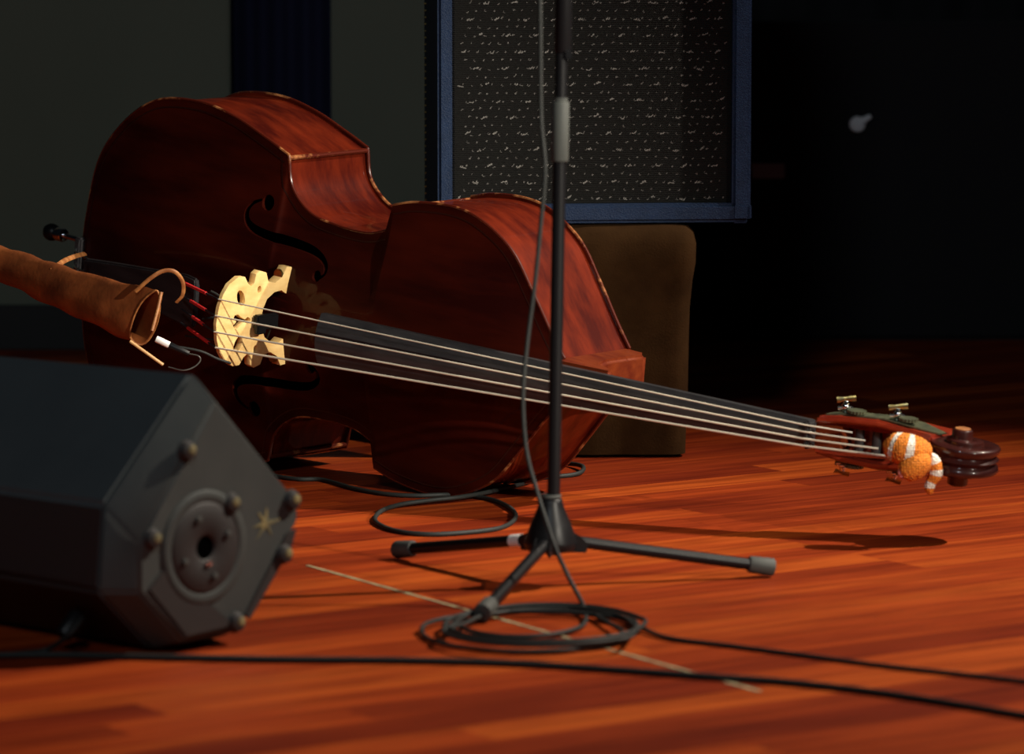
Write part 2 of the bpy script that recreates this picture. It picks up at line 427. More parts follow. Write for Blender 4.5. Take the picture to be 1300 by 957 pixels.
# rim binding: rounded edge of the top and back, wear and glints in its colour
def inset(pts, d):
    P = [Vector((a, b, 0)) for a, b in pts]; out = []
    for i, p in enumerate(P):
        t = (P[min(i+1, len(P)-1)]-P[max(0, i-1)]).normalized(); out.append((p.x + t.y*d, p.y - t.x*d))
    return out
for s in (1, -1):
    for nm, zz in (('top_edge', 0), ('back_edge', 1)):
        bm = bmesh.new()
        for S in (SA, SB, SU):
            tube(bm, [(x, s*y, (dep(x)-.003) if not zz else .003) for x, y in S], .0032, 8)
        obj(nm, bm, M['edge_wood'], bass)
    bm = bmesh.new()
    for S in (SA, SB, SU):
        q = inset(S, .013); q2 = inset(S, .0152)
        va = [bm.verts.new((x, s*max(y, .001), ztop(x, y, wid(x))+.0006)) for x, y in q]
        vb = [bm.verts.new((x, s*max(y, .001), ztop(x, y, wid(x))+.0006)) for x, y in q2]
        for i in range(len(q)-1): bm.faces.new((va[i], va[i+1], vb[i+1], vb[i]))
    obj('purfling', bm, M['purfling'], bass)
    for S in (SA, SB, SU):                                  # ribs: lower, middle, upper on each side
        q = inset(S, .005); bm = bmesh.new(); rows = []
        for zt in (.004, .05, .1, .15, None):
            rows.append([bm.verts.new((x, s*max(y, 0), (dep(x)-.005) if zt is None else zt*(dep(x)/.2))) for x, y in q])
        rows2 = [[bm.verts.new((v.co.x, v.co.y - s*.002, v.co.z)) for v in r] for r in (rows[0], rows[-1])]
        for a, b in list(zip(rows, rows[1:])) + [(rows[-1], rows2[1]), (rows2[0], rows[0]), (rows2[1], rows2[0])]:
            for i in range(len(q)-1): bm.faces.new((a[i], a[i+1], b[i+1], b[i]))
        obj('rib', bm, M['rib_wood'], bass)
    for cx, cy in ((.4606, .2703), (.7145, .2273)):         # corner blocks where the ribs meet
        bm = bmesh.new(); tube(bm, [(cx, s*(cy-.005), .003), (cx, s*(cy-.005), dep(cx)-.003)], .0042, 8)
        obj('corner_block', bm, M['edge_wood'], bass)
bm = bmesh.new(); box(bm, (-.0455, 0, .1), (.006, .05, .2)); obj('tail_block', bm, M['rib_wood'], bass)
# fingerboard
FB0, FB1 = .672, 1.552
def fbz(x): return .320 + (.1 - .320)*(x-FB0)/(FB1-FB0)
def fbw(x): return .0445 + (.0225-.0445)*(x-FB0)/(FB1-FB0)
bm = bmesh.new(); rings = []
for i in range(25):
    x = FB0+(FB1-FB0)*i/24; W = fbw(x); z = fbz(x); prof = []
    for k in range(11):
        a = -1+2*k/10; prof.append((a*W, z - (a*a)*W*.26))
    prof += [(W*.99, z-W*.26-.012), (-W*.99, z-W*.26-.012)]
    rings.append([bm.verts.new((x, a, b)) for a, b in prof])
for r0, r1 in zip(rings, rings[1:]):
    n = len(r0)
    for k in range(n): bm.faces.new((r0[k], r0[(k+1) % n], r1[(k+1) % n], r1[k]))
bm.faces.new(rings[0][::-1]); bm.faces.new(rings[-1])
obj('fingerboard', bm, M['ebony'], bass, ang=25)
# neck and heel
bm = bmesh.new(); rings = []
for i in range(20):
    x = 1.10+(1.60-1.10)*i/19; W = fbw(min(x, 1.55)); zt = fbz(x)-W*.26-.011; dp = .024
    prof = [(W*.82, zt)] + [(W*.82*cos(a*pi/10), zt-.004-dp*sin(a*pi/10)) for a in range(0, 11)] + [(-W*.82, zt)]
    rings.append([bm.verts.new((x, a, b)) for a, b in prof])
for r0, r1 in zip(rings, rings[1:]):
    n = len(r0)
    for k in range(n): bm.faces.new((r0[k], r0[(k+1) % n], r1[(k+1) % n], r1[k]))
bm.faces.new(rings[0][::-1]); bm.faces.new(rings[-1])
obj('neck', bm, M['neck_wood'], bass)
bm = bmesh.new()
hp = [(1.083, -.002), (1.128, -.002), (1.140, .012), (1.137, .05), (1.136, .10), (1.15, .135), (1.19, .150), (1.20, .172), (1.083, .192)]
prism(bm, hp, lambda p: Vector((p[0], -.036, p[1])), lambda p: Vector((p[0], .036, p[1])), bevel=.007, seg=3)
obj('neck_heel', bm, M['neck_wood'], bass)
bm = bmesh.new(); box(bm, (1.556, 0, .094), (.010, .046, .022), bevel=.003); obj('nut', bm, M['ebony'], bass)
# bridge
half = [(.085, 0), (.086, .010), (.069, .020), (.060, .036), (.064, .052), (.080, .058), (.084, .072), (.079, .080), (.064, .083), (.058, .090), (.064, .098), (.076, .106), (.077, .120), (.066, .140), (.050, .152), (.028, .160), (0, .164)]
inner = [(.040, 0), (.041, .010), (.047, .020), (.045, .036), (.034, .052), (.018, .060), (0, .063)]
outl = half + [(-a, b) for a, b in half[-2::-1]] + [(-a, b) for a, b in inner[:-1]] + inner[::-1]
kid = lambda s: [(s*(.040+.015*cos(t)), .112+.0095*sin(t)+.004*cos(t)) for t in [2*pi*k/18 for k in range(18)]]
heart = [(0, .120), (.006, .127), (.012, .124), (.013, .116), (.007, .108), (.003, .100), (.007, .094), (.004, .088), (0, .086), (-.004, .088), (-.007, .094), (-.003, .100), (-.007, .108), (-.013, .116), (-.012, .124), (-.006, .127)]
slot = lambda s: [(s*(.052+.007*cos(t)), .071+.005*sin(t)) for t in [2*pi*k/14 for k in range(14)]]
bm = shape2d([outl, kid(1), kid(-1), heart, slot(1), slot(-1)], .008, .0008)
for v in bm.verts:
    y, h, t = v.co.x, v.co.y, v.co.z
    t *= 1.25-.85*h/.165
    v.co = Vector((.5 + t, y, .223 + h))
obj('bridge', bm, M['maple'], bass, ang=30)
for s in (1, -1):
    bm = bmesh.new(); cyl(bm, (.5, s*.072, .2405), (.5, s*.072, .2445), .010, 18); obj('bridge_adjuster', bm, M['brass'], bass)
# strings and silk
sy = [.042, .014, -.014, -.042]
silk = [(.352, .447), (.385, .455), (.398, .448), (.378, .470)]
BT = [(.5, y, .3885-.006*(abs(y)/.042)**2) for y in sy]
for i, y in enumerate(sy):
    ny = y*.40
    bm = bmesh.new()
    tail = Vector((.345, y*.85, .318)); b_ = Vector(BT[i]); nut = Vector((1.556, ny, .1085)); peg = Vector((1.62+.022*i, ny*.8, .068-.006*i))
    tube(bm, [b_, nut, peg], .0013+.00022*i, 8); so = obj('string', bm, M['string'], bass)
    bm = bmesh.new(); tube(bm, [tail, b_], .0019, 8); obj('black_silk_winding', bm, M['silkblack'], so)
    d = (b_-tail); x0, x1 = silk[i]
    f0, f1 = (x0-.345)/.155, (x1-.345)/.155
    bm = bmesh.new(); tube(bm, [tail+d*max(0, f0), tail+d*f1], .0030, 8)
    tag(obj('silk_winding', bm, M['silk'], so), 'bright red silk winding')
# tailpiece, gut, endpin
bm = bmesh.new()
tp = [(.03, .014), (.10, .022), (.22, .034), (.33, .045), (.36, .043), (.365, .03)]
poly = [(a, b) for a, b in tp] + [(a, -b) for a, b in tp[::-1]]
prism(bm, poly, lambda p: Vector((p[0], p[1], .262+p[0]*.14 - (p[1]/.05)**2*.010)), lambda p: Vector((p[0], p[1], .244+p[0]*.14)), bevel=.003)
obj('tailpiece', bm, M['ebony'], bass)
bm = bmesh.new()
for s in (1, -1): tube(bm, cat([(.05, s*.012, .26), (-.02, s*.014, .235), (-.052, s*.012, .205), (-.055, s*.006, .14)], 6), .0022, 8)
obj('tail_wire', bm, M['chrome'], bass)
bm = bmesh.new(); box(bm, (-.043, 0, .207), (.016, .07, .018), bevel=.003); obj('saddle', bm, M['ebony'], bass)
bm = bmesh.new(); cyl(bm, (-.045, 0, .1), (-.085, 0, .1), .022, 24, .014, bev=.003); ep = obj('endpin_socket', bm, M['ebony'], bass)
bm = bmesh.new(); cyl(bm, (-.08, 0, .1), (-.225, .0, .1), .005, 16); er = obj('endpin', bm, M['chrome'], bass)
bm = bmesh.new(); cyl(bm, (-.205, 0, .1), (-.226, 0, .1), .0125, 24, bev=.002); obj('chrome_collar', bm, M['chrome'], er)
bm = bmesh.new(); ball(bm, (-.240, 0, .1), .0165, (1.1, 1, 1)); obj('rubber_tip', bm, M['black'], er)
# pickup on the bridge and its lead
bm = bmesh.new()
box(bm, (.516, -.003, .282), (.014, .026, .052), bevel=.003); box(bm, (.522, -.014, .300), (.010, .016, .022), bevel=.002)
pk = obj('pickup', bm, M['black'], bass)
bm = bmesh.new(); tube(bm, cat([(.512, -.01, .262), (.48, -.05, .250), (.43, -.058, .258), (.38, -.06, .29), (.34, -.062, .30)], 8), .0018, 8); obj('pickup_lead', bm, M['cable'], pk)
bm = bmesh.new()
tube(bm, cat([(.43, .038, .335), (.435, .030, .32), (.452, .018, .31), (.44, -.005, .315), (.42, -.012, .34)], 8), .0026, 8); obj('pickup_lead', bm, M['cable'], pk)
# pegbox
pbf = [(1.560, .088), (1.60, .076), (1.66, .054), (1.715, .034), (1.745, .030)]
pbb = [(1.560, .040), (1.60, .024), (1.66, -.006), (1.715, -.034), (1.745, -.050)]
polyp = pbf + pbb[::-1]
for s in (1, -1):
    bm = bmesh.new()
    def side(yo, taper=True):
        return lambda p: Vector((p[0], s*(yo + .010*sin(pi*min(1, max(0, (p[0]-1.56)/.17)))), p[1]))
    prism(bm, polyp, side(.018), side(.030), bevel=.0035)
    ck = obj('pegbox_cheek', bm, M['pegbox_wood'], bass)
bm = bmesh.new()
bk = pbb + [(a, b+.010) for a, b in pbb[::-1]]
prism(bm, bk, lambda p: Vector((p[0], -.026, p[1])), lambda p: Vector((p[0], .026, p[1])), bevel=.002); obj('pegbox_back', bm, M['pegbox_wood'], bass)
bm = bmesh.new()
for i in range(4): cyl(bm, (1.62+.026*i, -.024, .048-.011*i), (1.62+.026*i, .024, .048-.011*i), .0075, 16)
obj('string_roller', bm, M['ebony'], bass)
# scroll
bm = bmesh.new()
CX_, CZ_ = 1.779, -.004
def volute(r0, r1, w0, w1, th, turns, a0, n=110):
    rings = []
    for i in range(n+1):
        t = i/n; a = a0 + turns*2*pi*t; r = r0+(r1-r0)*t**.85; wv = w0+(w1-w0)*t; q = th*(1-.35*t)
        c = Vector((CX_+r*cos(a), 0, CZ_+r*sin(a))); er_ = Vector((cos(a), 0, sin(a)))
        prof = [(0, -wv), (.6, -wv*1.0), (.93, -wv*.93), (1, -wv*.80), (.92, -wv*.5), (.72, -wv*.28), (.95, 0), (.72, wv*.28), (.92, wv*.5), (1, wv*.80), (.93, wv*.93), (.6, wv), (0, wv), (-.15, wv*.9), (-.15, -wv*.9)]
        rings.append([bm.verts.new(c + er_*((p-1)*q) + Vector((0, y, 0))) for p, y in prof])
    for r0_, r1_ in zip(rings, rings[1:]):
        m = len(r0_)
        for k in range(m): bm.faces.new((r0_[k], r0_[(k+1) % m], r1_[(k+1) % m], r1_[k]))
    bm.faces.new(rings[0][::-1]); bm.faces.new(rings[-1])
volute(.071, .024, .0195, .033, .026, 1.75, rad(-125))
cyl(bm, (CX_, -.020, CZ_), (CX_, .020, CZ_), .046, 32)
cyl(bm, (CX_, -.026, CZ_), (CX_, .026, CZ_), .026, 32)
cyl(bm, (CX_, -.045, CZ_), (CX_, .045, CZ_), .0165, 28, bev=.0025)
obj('scroll', bm, M['scroll_wood'], bass, ang=50)
for s in (1, -1):
    bm = bmesh.new(); cyl(bm, (CX_, s*.0445, CZ_), (CX_, s*.0462, CZ_), .0125, 24, bev=.0008)
    tag(obj('scroll_eye', bm, M['leather_edge'], bass), 'worn paler end of the scroll')
# machine plates and heads
for s in (1, -1):
    pts = [(1.568, .074), (1.60, .066), (1.66, .044), (1.745, .012), (1.75, -.004), (1.70, -.012), (1.66, .006), (1.60, .034), (1.568, .050)]
    bm = bmesh.new()
    f = lambda yo: (lambda p: Vector((p[0], s*(yo + .010*sin(pi*min(1, max(0, (p[0]-1.56)/.17)))), p[1])))
    prism(bm, pts, f(.030), f(.0325), bevel=.0006)
    pl = obj('machine_plate', bm, M['plate'], bass)
    for k, gx in enumerate((1.612, 1.690)):
        if s < 0: gx += .004
        gz = .052 - (gx-1.612)*.42; y0 = s*(.0325 + .009)
        bm = bmesh.new()
        cyl(bm, (gx, y0, gz), (gx, y0+s*.005, gz), .013, 24)
        for q in range(16):
            a = 2*pi*q/16; box(bm, (gx+.0135*cos(a), y0+s*.0025, gz+.0135*sin(a)), (.0032, .0045, .0032))
        mh = obj('machine_head', bm, M['plate'], bass)
        bm = bmesh.new(); cyl(bm, (gx-.022, y0-s*.004, gz), (gx-.022, y0+s*.016, gz), .0045, 14, bev=.001)
        ball(bm, (gx-.022, y0+s*.006, gz), .0075); cyl(bm, (gx-.03, y0+s*.003, gz+.01), (gx-.014, y0+s*.003, gz-.008), .004, 12)
        obj('worm_gear', bm, M['chrome'], mh)
        bm = bmesh.new(); dx = .014 if s > 0 else .009
        tube(bm, cat([(gx-.022-dx*.8, y0+s*.0155, gz+.010), (gx-.024, y0+s*.018, gz+.002), (gx-.022+dx*.9, y0+s*.021, gz-.008)], 6), [.0022+.0012*abs(cos(pi*i/12)) for i in range(13)], 10, flat=(.35, 1.4))
        obj('key', bm, M['brass'], mh)

# ============================================================ BOW QUIVER (hangs from the tailpiece)
qm = empty('bow_quiver', bl(.30, 0, .33), 'brown leather bow quiver hanging from the tailpiece of the double bass', 'quiver')
def quiv(u, v, y): return at(u, v, y)
Q0 = at(186, 403, 6.93)
qpts = [(186, 403, 6.93), (160, 394, 6.97), (128, 383, 7.02), (95, 371, 7.07), (70, 362, 7.11), (45, 352, 7.15), (25, 343, 7.18), (-6, 332, 7.22)]
hw = [.0500, .0470, .0420, .0390, .0370, .0350, .0320, .0300]
P = cat([at(*q) for q in qpts], 5); H = [p.x for p in cat([(a, 0, 0) for a in hw], 5)]
inv = Vector((0, 0, 0))
bm = bmesh.new(); rings = []
n = len(P); SEG = 28
for side in (0, 1):
    rr = []
    for i in range(n):
        t = (P[min(i+1, n-1)]-P[max(0, i-1)]).normalized(); u = Vector((0, 0, 1)); u = (u-t*u.dot(t)).normalized(); s_ = t.cross(u)
        if i == 0: pass
        h_ = H[i]-(.0022*side); th = .013+.010*min(1, i/8) - .0022*side
        th *= 1 - .25*i/n
        sk = .10*(1-i/n)
        rr.append([bm.verts.new(P[i] + u*h_*cos(2*pi*k/SEG) + s_*th*sin(2*pi*k/SEG)*(1-.65*cos(2*pi*k/SEG)*(1-i/n)**2)*(1+.06*sin(i*.9+k*.6)) + t*(-.016*sin(2*pi*k/SEG) - .018*cos(2*pi*k/SEG))*(1-i/n)**6 + u*.0018*sin(i*.7+k*.9)) for k in range(SEG)])
    rings.append(rr)
for rr in rings:
    for a, b in zip(rr, rr[1:]):
        for k in range(SEG): bm.faces.new((a[k], a[(k+1) % SEG], b[(k+1) % SEG], b[k]))
for k in range(SEG):
    bm.faces.new((rings[0][0][k], rings[0][0][(k+1) % SEG], rings[1][0][(k+1) % SEG], rings[1][0][k]))
bm.faces.new(rings[0][-1]); bm.faces.new(rings[1][-1])
mouth = [v.co.copy() for v in rings[0][0]]
for v in bm.verts: v.co -= qm.location
obj('pouch', bm, M['leather'], qm)
def qobj(name, pts, r, mt, flat=None, smoothn=6, label=None, up=None):
    bm = bmesh.new(); pp = cat(pts, smoothn) if smoothn else [Vector(p) for p in pts]
    tube(bm, [p - qm.location for p in pp], r*.8, 8, flat=flat, up=up)
    o = obj(name, bm, mt, qm)
    if label: o['label'] = label
    return o
qobj('mouth_piping', mouth + [mouth[0]], .0020, M['leather_edge'], smoothn=0)
qobj('strap', [at(172, 370, 6.93), at(190, 354, 6.92), at(207, 344, 6.92), at(222, 345, 6.92), at(232, 358, 6.93), at(232, 374, 6.94), at(224, 384, 6.95)], .0042, M['leather_edge'], flat=(.45, 1), up=(0, 1, 0))
qobj('strap', [at(66, 343, 7.10), at(80, 332, 7.16), at(96, 325, 7.25), at(108, 322, 7.34)], .0055, M['leather_edge'], flat=(.4, 1), up=(0, 1, 0))
qobj('stiffener', [at(165, 433, 6.88), at(186, 448, 6.88), at(207, 463, 6.885)], .0032, M['stick'], label='pale leather covered stick')
qobj('stiffener', [at(205, 371, 6.91), at(200, 394, 6.90), at(193, 420, 6.89)], .0035, M['leather_edge'])

# jack plug and lead by the tailpiece
pg = empty('jack_plug', at(205, 434, 6.90), 'black jack plug with a bright metal tip beside the tailpiece strings', 'plug')
bm = bmesh.new(); cyl(bm, at(198, 430, 6.90)-pg.location, at(215, 438, 6.90)-pg.location, .0058, 20, bev=.001)
obj('metal_sleeve', bm, M['white'], pg)
bm = bmesh.new(); cyl(bm, at(215, 438, 6.90)-pg.location, at(240, 449, 6.90)-pg.location, .0060, 20, .0045, bev=.001); obj('barrel', bm, M['black'], pg)
bm = bmesh.new(); tube(bm, [p-pg.location for p in cat([at(240, 449, 6.90), at(252, 452, 6.89), at(254, 458, 6.89), at(246, 466, 6.89), at(232, 470, 6.89), at(214, 466, 6.91)], 8)], .0012, 8)
obj('thin_wire', bm, M['cable_grey'], pg)
bm = bmesh.new(); tube(bm, [p-pg.location for p in cat([at(225, 440, 6.93), at(255, 446, 6.93), at(275, 455, 6.94), at(293, 461, 6.95)], 8)], .0022, 8)
obj('wire', bm, M['cable'], pg)

# ============================================================ CROCHETED TOY hanging at the pegbox
YT = 6.41
ty = empty('crocheted_toy', at(1160, 590, YT), 'orange and white striped crocheted toy tied below the scroll of the bass', 'toy')
def knit(name, pts, rad_list, stripes, mt, n=10, seg=28):
    """stitched tube, ring colour from stripes(t)"""
    P = cat(pts, n); Rr = [p.x for p in cat([(a, 0, 0) for a in rad_list], n)]
    P = [p-ty.location for p in P]; bm = bmesh.new(); N = len(P)
    rings = []; u = Vector((0, -1, 0)); u0 = u
    for i in range(N):
        t = (P[min(i+1, N-1)]-P[max(0, i-1)]).normalized(); u = (u-t*u.dot(t)).normalized(); s = t.cross(u)
        rings.append([bm.verts.new(P[i] + (u*cos(2*pi*(k+.5*(i//2 % 2))/seg)+s*sin(2*pi*(k+.5*(i//2 % 2))/seg))*max(.0008, Rr[i])*(1+.09*((k % 2)*2-1)*(1 if i % 2 else .1))) for k in range(seg)])
    for i in range(N-1):
        for k in range(seg):
            f = bm.faces.new((rings[i][k], rings[i][(k+1) % seg], rings[i+1][(k+1) % seg], rings[i+1][k]))
            f.material_index = stripes(i/(N-1))
    bm.faces.new(rings[0][::-1]).material_index = stripes(0); bm.faces.new(rings[-1]).material_index = stripes(1)
    return obj(name, bm, mt, ty, ang=80)
OW = [M['yarn_orange'], M['yarn_white']]
knit('body', [at(1126, 562, YT), at(1128, 563, YT), at(1138, 567, YT-.005), at(1150, 571, YT-.012), at(1162, 573, YT-.012), at(1173, 573, YT-.006), at(1177, 574, YT)],
     [.004, .016, .0225, .0245, .0235, .017, .003], lambda t: 1 if .26 < t < .36 or .50 < t < .60 else 0, OW, 8, 30)
knit('head', [at(1143, 603, YT-.02), at(1147, 600, YT-.022), at(1154, 596, YT-.025), at(1163, 590, YT-.025), at(1172, 583, YT-.02), at(1176, 580, YT-.015)],
     [.003, .0135, .0190, .0205, .0165, .005], lambda t: 0, OW, 7, 30)
bm = bmesh.new(); ball(bm, at(1146.5, 600, YT-.030)-ty.location, .0095, (.9, .7, 1.05)); tag(obj('nose', bm, M['yarn_pink'], ty), 'pink nose')
knit('tail', [at(1177, 583, YT-.012), at(1183, 583, YT-.012), at(1187, 592, YT-.012), at(1187, 603, YT-.012), at(1182, 612, YT-.012), at(1180, 620, YT-.012), at(1182, 627, YT-.012)],
     [.007, .0100, .0112, .0108, .0080, .0078, .0035], lambda t: 1 if .12 < t < .26 or .38 < t < .50 or .66 < t < .80 else 0, OW, 8, 20)
bm = bmesh.new(); tube(bm, [p-ty.location for p in cat([at(1176, 590, YT-.012), at(1172, 592, YT-.02), at(1166, 594, YT-.03)], 6)], .0028, 8)
obj('bead_cord', bm, M['black'], ty)
bm = bmesh.new(); tube(bm, [p-ty.location for p in cat([at(1166, 572, YT), at(1178, 566, YT+.01), at(1186, 570, YT+.03), at(1196, 574, YT+.045)], 6)], .002, 8)
obj('tie_cord', bm, M['yarn_orange'], ty)

# ============================================================ FLOOR MONITOR
TH = rad(48); mn = Vector((sin(TH), -cos(TH), 0)); e1 = Vector((cos(TH), sin(TH), 0)); mo = floor_at(225, 822)
mt4 = Matrix((( e1.x, 0, mn.x, mo.x), (e1.y, 0, mn.y, mo.y), (0, 1, 0, 0), (0, 0, 0, 1)))   # local x=e1, y=up, z=outward
mon = empty('floor_monitor', mtx=mt4, label='dark grey moulded stage monitor speaker lying on its side at front left', cat='speaker')
B = [(.033, .368), (.208, .172), (.207, .158), (.082, .003), (-.045, .003), (-.140, .092), (-.128, .207)]
bm = bmesh.new(); prism(bm, B, lambda p: Vector((p[0]*.93, p[1]*.985, -.64)), lambda p: Vector((p[0], p[1], 0)), bevel=.006)
for f in bm.faces: f.material_index = 0
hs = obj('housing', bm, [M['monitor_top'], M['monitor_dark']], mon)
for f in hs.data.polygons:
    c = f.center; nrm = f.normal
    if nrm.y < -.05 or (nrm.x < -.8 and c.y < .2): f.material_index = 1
E_ = [(.034, .330), (.186, .182), (.190, .156), (.078, .020), (-.028, .016), (-.104, .092), (-.103, .158)]
ins = [(.041, .352), (.204, .174), (.203, .157), (.081, .006), (-.042, .006), (-.136, .092), (-.122, .200)]
bm = bmesh.new()
prism(bm, [ (a*1.0, b) for a, b in B], lambda p: Vector((p[0], p[1], -.002)), lambda p: (lambda q: Vector((q[0], q[1], .040)))(E_[B.index(p)]), bevel=.004)
obj('end_cap', bm, M['monitor'], mon)
# recessed rubbery base insert and screws
bm = bmesh.new(); prism(bm, [(.070, .026), (-.022, .022), (-.092, .094), (-.060, .120), (.030, .055)], lambda p: Vector((p[0], p[1], .039)), lambda p: Vector((p[0]*.98, p[1], .0425)), bevel=.0015)
obj('lower_panel', bm, M['monitor_dark'], mon)
bm = bmesh.new(); prism(bm, [(.186, .145), (.176, .120), (.095, .030), (.085, .038), (.150, .120), (.165, .140)], lambda p: Vector((p[0], p[1], .039)), lambda p: Vector((p[0], p[1], .0425)), bevel=.0015)
obj('side_panel', bm, M['monitor_dark'], mon)
CPX, CPY = .012, .138
def ringmesh(r0, r1, z0, z1, seg=48):
    bm = bmesh.new(); prof = [(r0, z0), (r0, z1), (r0+.003, z1+.002), (r1-.003, z1+.002), (r1, z1), (r1, z0)]; rs = []
    for i in range(seg):
        a = 2*pi*i/seg; rs.append([bm.verts.new((CPX+r*cos(a), CPY+r*sin(a), z)) for r, z in prof])
    for i in range(seg):
        a, b = rs[i], rs[(i+1) % seg]
        for k in range(len(prof)): bm.faces.new((a[k], b[k], b[(k+1) % len(prof)], a[(k+1) % len(prof)]))
    return bm
obj('cup_ring', ringmesh(.060, .077, .036, .0415), M['monitor'], mon)
bm = ringmesh(.016, .061, .036, .0425)
cup = tag(obj('pole_cup', bm, M['monitor_dark'], mon), 'black round pole cup')
bm = bmesh.new()
for i in range(32):
    pass
prof = [(.0165, .0426), (.0160, .0407), (.0, .0)]; rs = []
for i in range(32):
    a = 2*pi*i/32; rs.append([bm.verts.new((CPX+r*cos(a), CPY+r*sin(a), z)) for r, z in prof[:2]])
for i in range(32):
    a, b = rs[i], rs[(i+1) % 32]; bm.faces.new((a[0], b[0], b[1], a[1]))
bm.faces.new([r[1] for r in rs]); obj('socket', bm, M['hole'], cup)
for a in (20, 110, 200, 290):
    bm = bmesh.new(); c = (CPX+.042*cos(rad(a)), CPY+.042*sin(rad(a)), .045); cyl(bm, c, (c[0], c[1], .0485), .0045, 12, bev=.0008)
    obj('screw', bm, M['rubber'], cup)
bm = bmesh.new(); box(bm, (CPX+.004, CPY-.022, .046), (.012, .006, .004), bevel=.0015); tag(obj('latch', bm, M['chrome'], cup), 'bright metal latch')
for (fx, fy) in ((-.018, .270), (-.082, .160), (.062, .192), (.176, .184), (.160, .112), (.070, .030)):
    bm = bmesh.new(); cyl(bm, (fx, fy, .036), (fx, fy, .049), .0150, 24, .0120, bev=.003); ft = obj('rubber_foot', bm, M['monitor_dark'], mon)
    bm = bmesh.new(); cyl(bm, (fx+.003, fy+.002, .0485), (fx+.003, fy+.002, .0500), .0065, 14, bev=.0008); tag(obj('foot_screw', bm, M['paint'], ft), 'dull yellowish screw')
# scuff of yellow glue on the end cap
bm = bmesh.new()
random.seed(3)
for k in range(11):
    a = random.uniform(0, 2*pi); L = random.uniform(.010, .030); cx, cy = .128, .158
    b2 = [(cx+.0, cy), (cx+L*cos(a)*.8-.002, cy+L*sin(a)), (cx+L*cos(a), cy+L*sin(a)+.003)]
    tube(bm, [(cx, cy, .0405), (cx+L*.6*cos(a), cy+L*.6*sin(a), .0405), (cx+L*cos(a), cy+L*sin(a), .0403)], [.004, .0022, .0008], 6, flat=(.25, 1), up=(0, 0, 1))
tag(obj('glue_scuff', bm, M['paint'], mon), 'yellow glue scuff')
# grille on the far sloping side, connector recess on the shaded underside
bm = bmesh.new()
g0, g1 = Vector((.048, .356)), Vector((.196, .186)); gn = Vector((.755, .656))
prism(bm, [g0+gn*.001, g1+gn*.001, g1+gn*.006, g0+gn*.006], lambda p: Vector((p[0]*.95, p[1]*.985, -.60)), lambda p: Vector((p[0], p[1], -.03)), bevel=.001); obj('grille', bm, M['blackmat'], mon)
bm = bmesh.new()
prism(bm, [(-.134, .100), (-.123, .196), (-.127, .197), (-.1385, .100)], lambda p: Vector((p[0]*.95-.004, p[1]*.985, -.58)), lambda p: Vector((p[0]-.0015, p[1], -.03)), bevel=.0012); obj('rear_panel', bm, M['monitor_dark'], mon)
bm = bmesh.new(); cyl(bm, (-.100, .048, -.085), (-.128, .022, -.085), .012, 18, bev=.002); sk = obj('cable_connector', bm, M['black'], mon)

# ============================================================ MIC STAND
hub = Vector((.0565, 6.014, 0))
ms = empty('microphone_stand', hub, 'black tripod microphone stand in front of the bass', 'microphone stand')
SR, SAg = .335, 2.32445
bm = bmesh.new()
tube(bm, [(0, 0, .052), (0, 0, .058), (0, 0, .066), (0, 0, .092), (0, 0, .112), (0, 0, .122), (0, 0, .127), (0, 0, .129)], [.034, .0385, .0385, .029, .0205, .0175, .0165, .013], 32)
hb = obj('hub', bm, M['black'], ms, ang=50)
bm = bmesh.new(); cyl(bm, (0, 0, .129), (0, 0, .134), .0150, 24, bev=.001); obj('hub_collar', bm, M['rubber'], hb)
for k, a in enumerate((SAg, SAg-2*pi/3, SAg+2*pi/3)):
    d = Vector((cos(a), sin(a), 0))
    st = d*.022 + Vector((0, 0, .066)); en = d*(SR-.01) + Vector((0, 0, .0165))
    bm = bmesh.new(); cyl(bm, st, en, .0088, 20); lg = obj('leg', bm, M['black'], ms)
    bm = bmesh.new(); dd = (en-st).normalized(); cyl(bm, en-dd*.026, en+dd*.014, .0125, 22, .0135, bev=.003); obj('rubber_foot', bm, M['rubber'], lg)
    bm = bmesh.new(); sd = Vector((-d.y, d.x, 0)); 
    for q in (1, -1): prism(bm, [(.016, .050), (.050, .048), (.054, .060), (.040, .074), (.016, .078)], lambda p: d*p[0]+Vector((0, 0, p[1]))+sd*(.010*q), lambda p: d*p[0]+Vector((0, 0, p[1]))+sd*(.013*q), bevel=.0008)
    obj('leg_bracket', bm, M['black'], lg)
    if k == 0:
        bm = bmesh.new(); cyl(bm, st+(en-st)*.13, st+(en-st)*.20, .0096, 22); tag(obj('white_tape', bm, M['white'], lg), 'white tape ring')
px = lambda z: Vector((.0018+.0165*z, 0, z))
bm = bmesh.new(); cyl(bm, px(.045), px(.63), .0095, 22); obj('lower_tube', bm, M['black'], ms)
bm = bmesh.new(); cyl(bm, px(.618), px(.704), .0128, 22, bev=.002); cyl(bm, px(.704), px(.710), .0105, 20)
tag(obj('clutch', bm, M['rubber'], ms), 'grey clutch sleeve')
bm = bmesh.new(); cyl(bm, px(.70), px(1.25), .0088, 22); obj('upper_tube', bm, M['black'], ms)
bm = bmesh.new(); cyl(bm, px(.775)+Vector((.002, 0, 0)), px(1.12)+Vector((.002, 0, 0)), .0122, 22, bev=.002); box(bm, px(.772)+Vector((.009, -.006, 0)), (.012, .014, .016), bevel=.003)
obj('boom_arm_grip', bm, M['black'], ms)

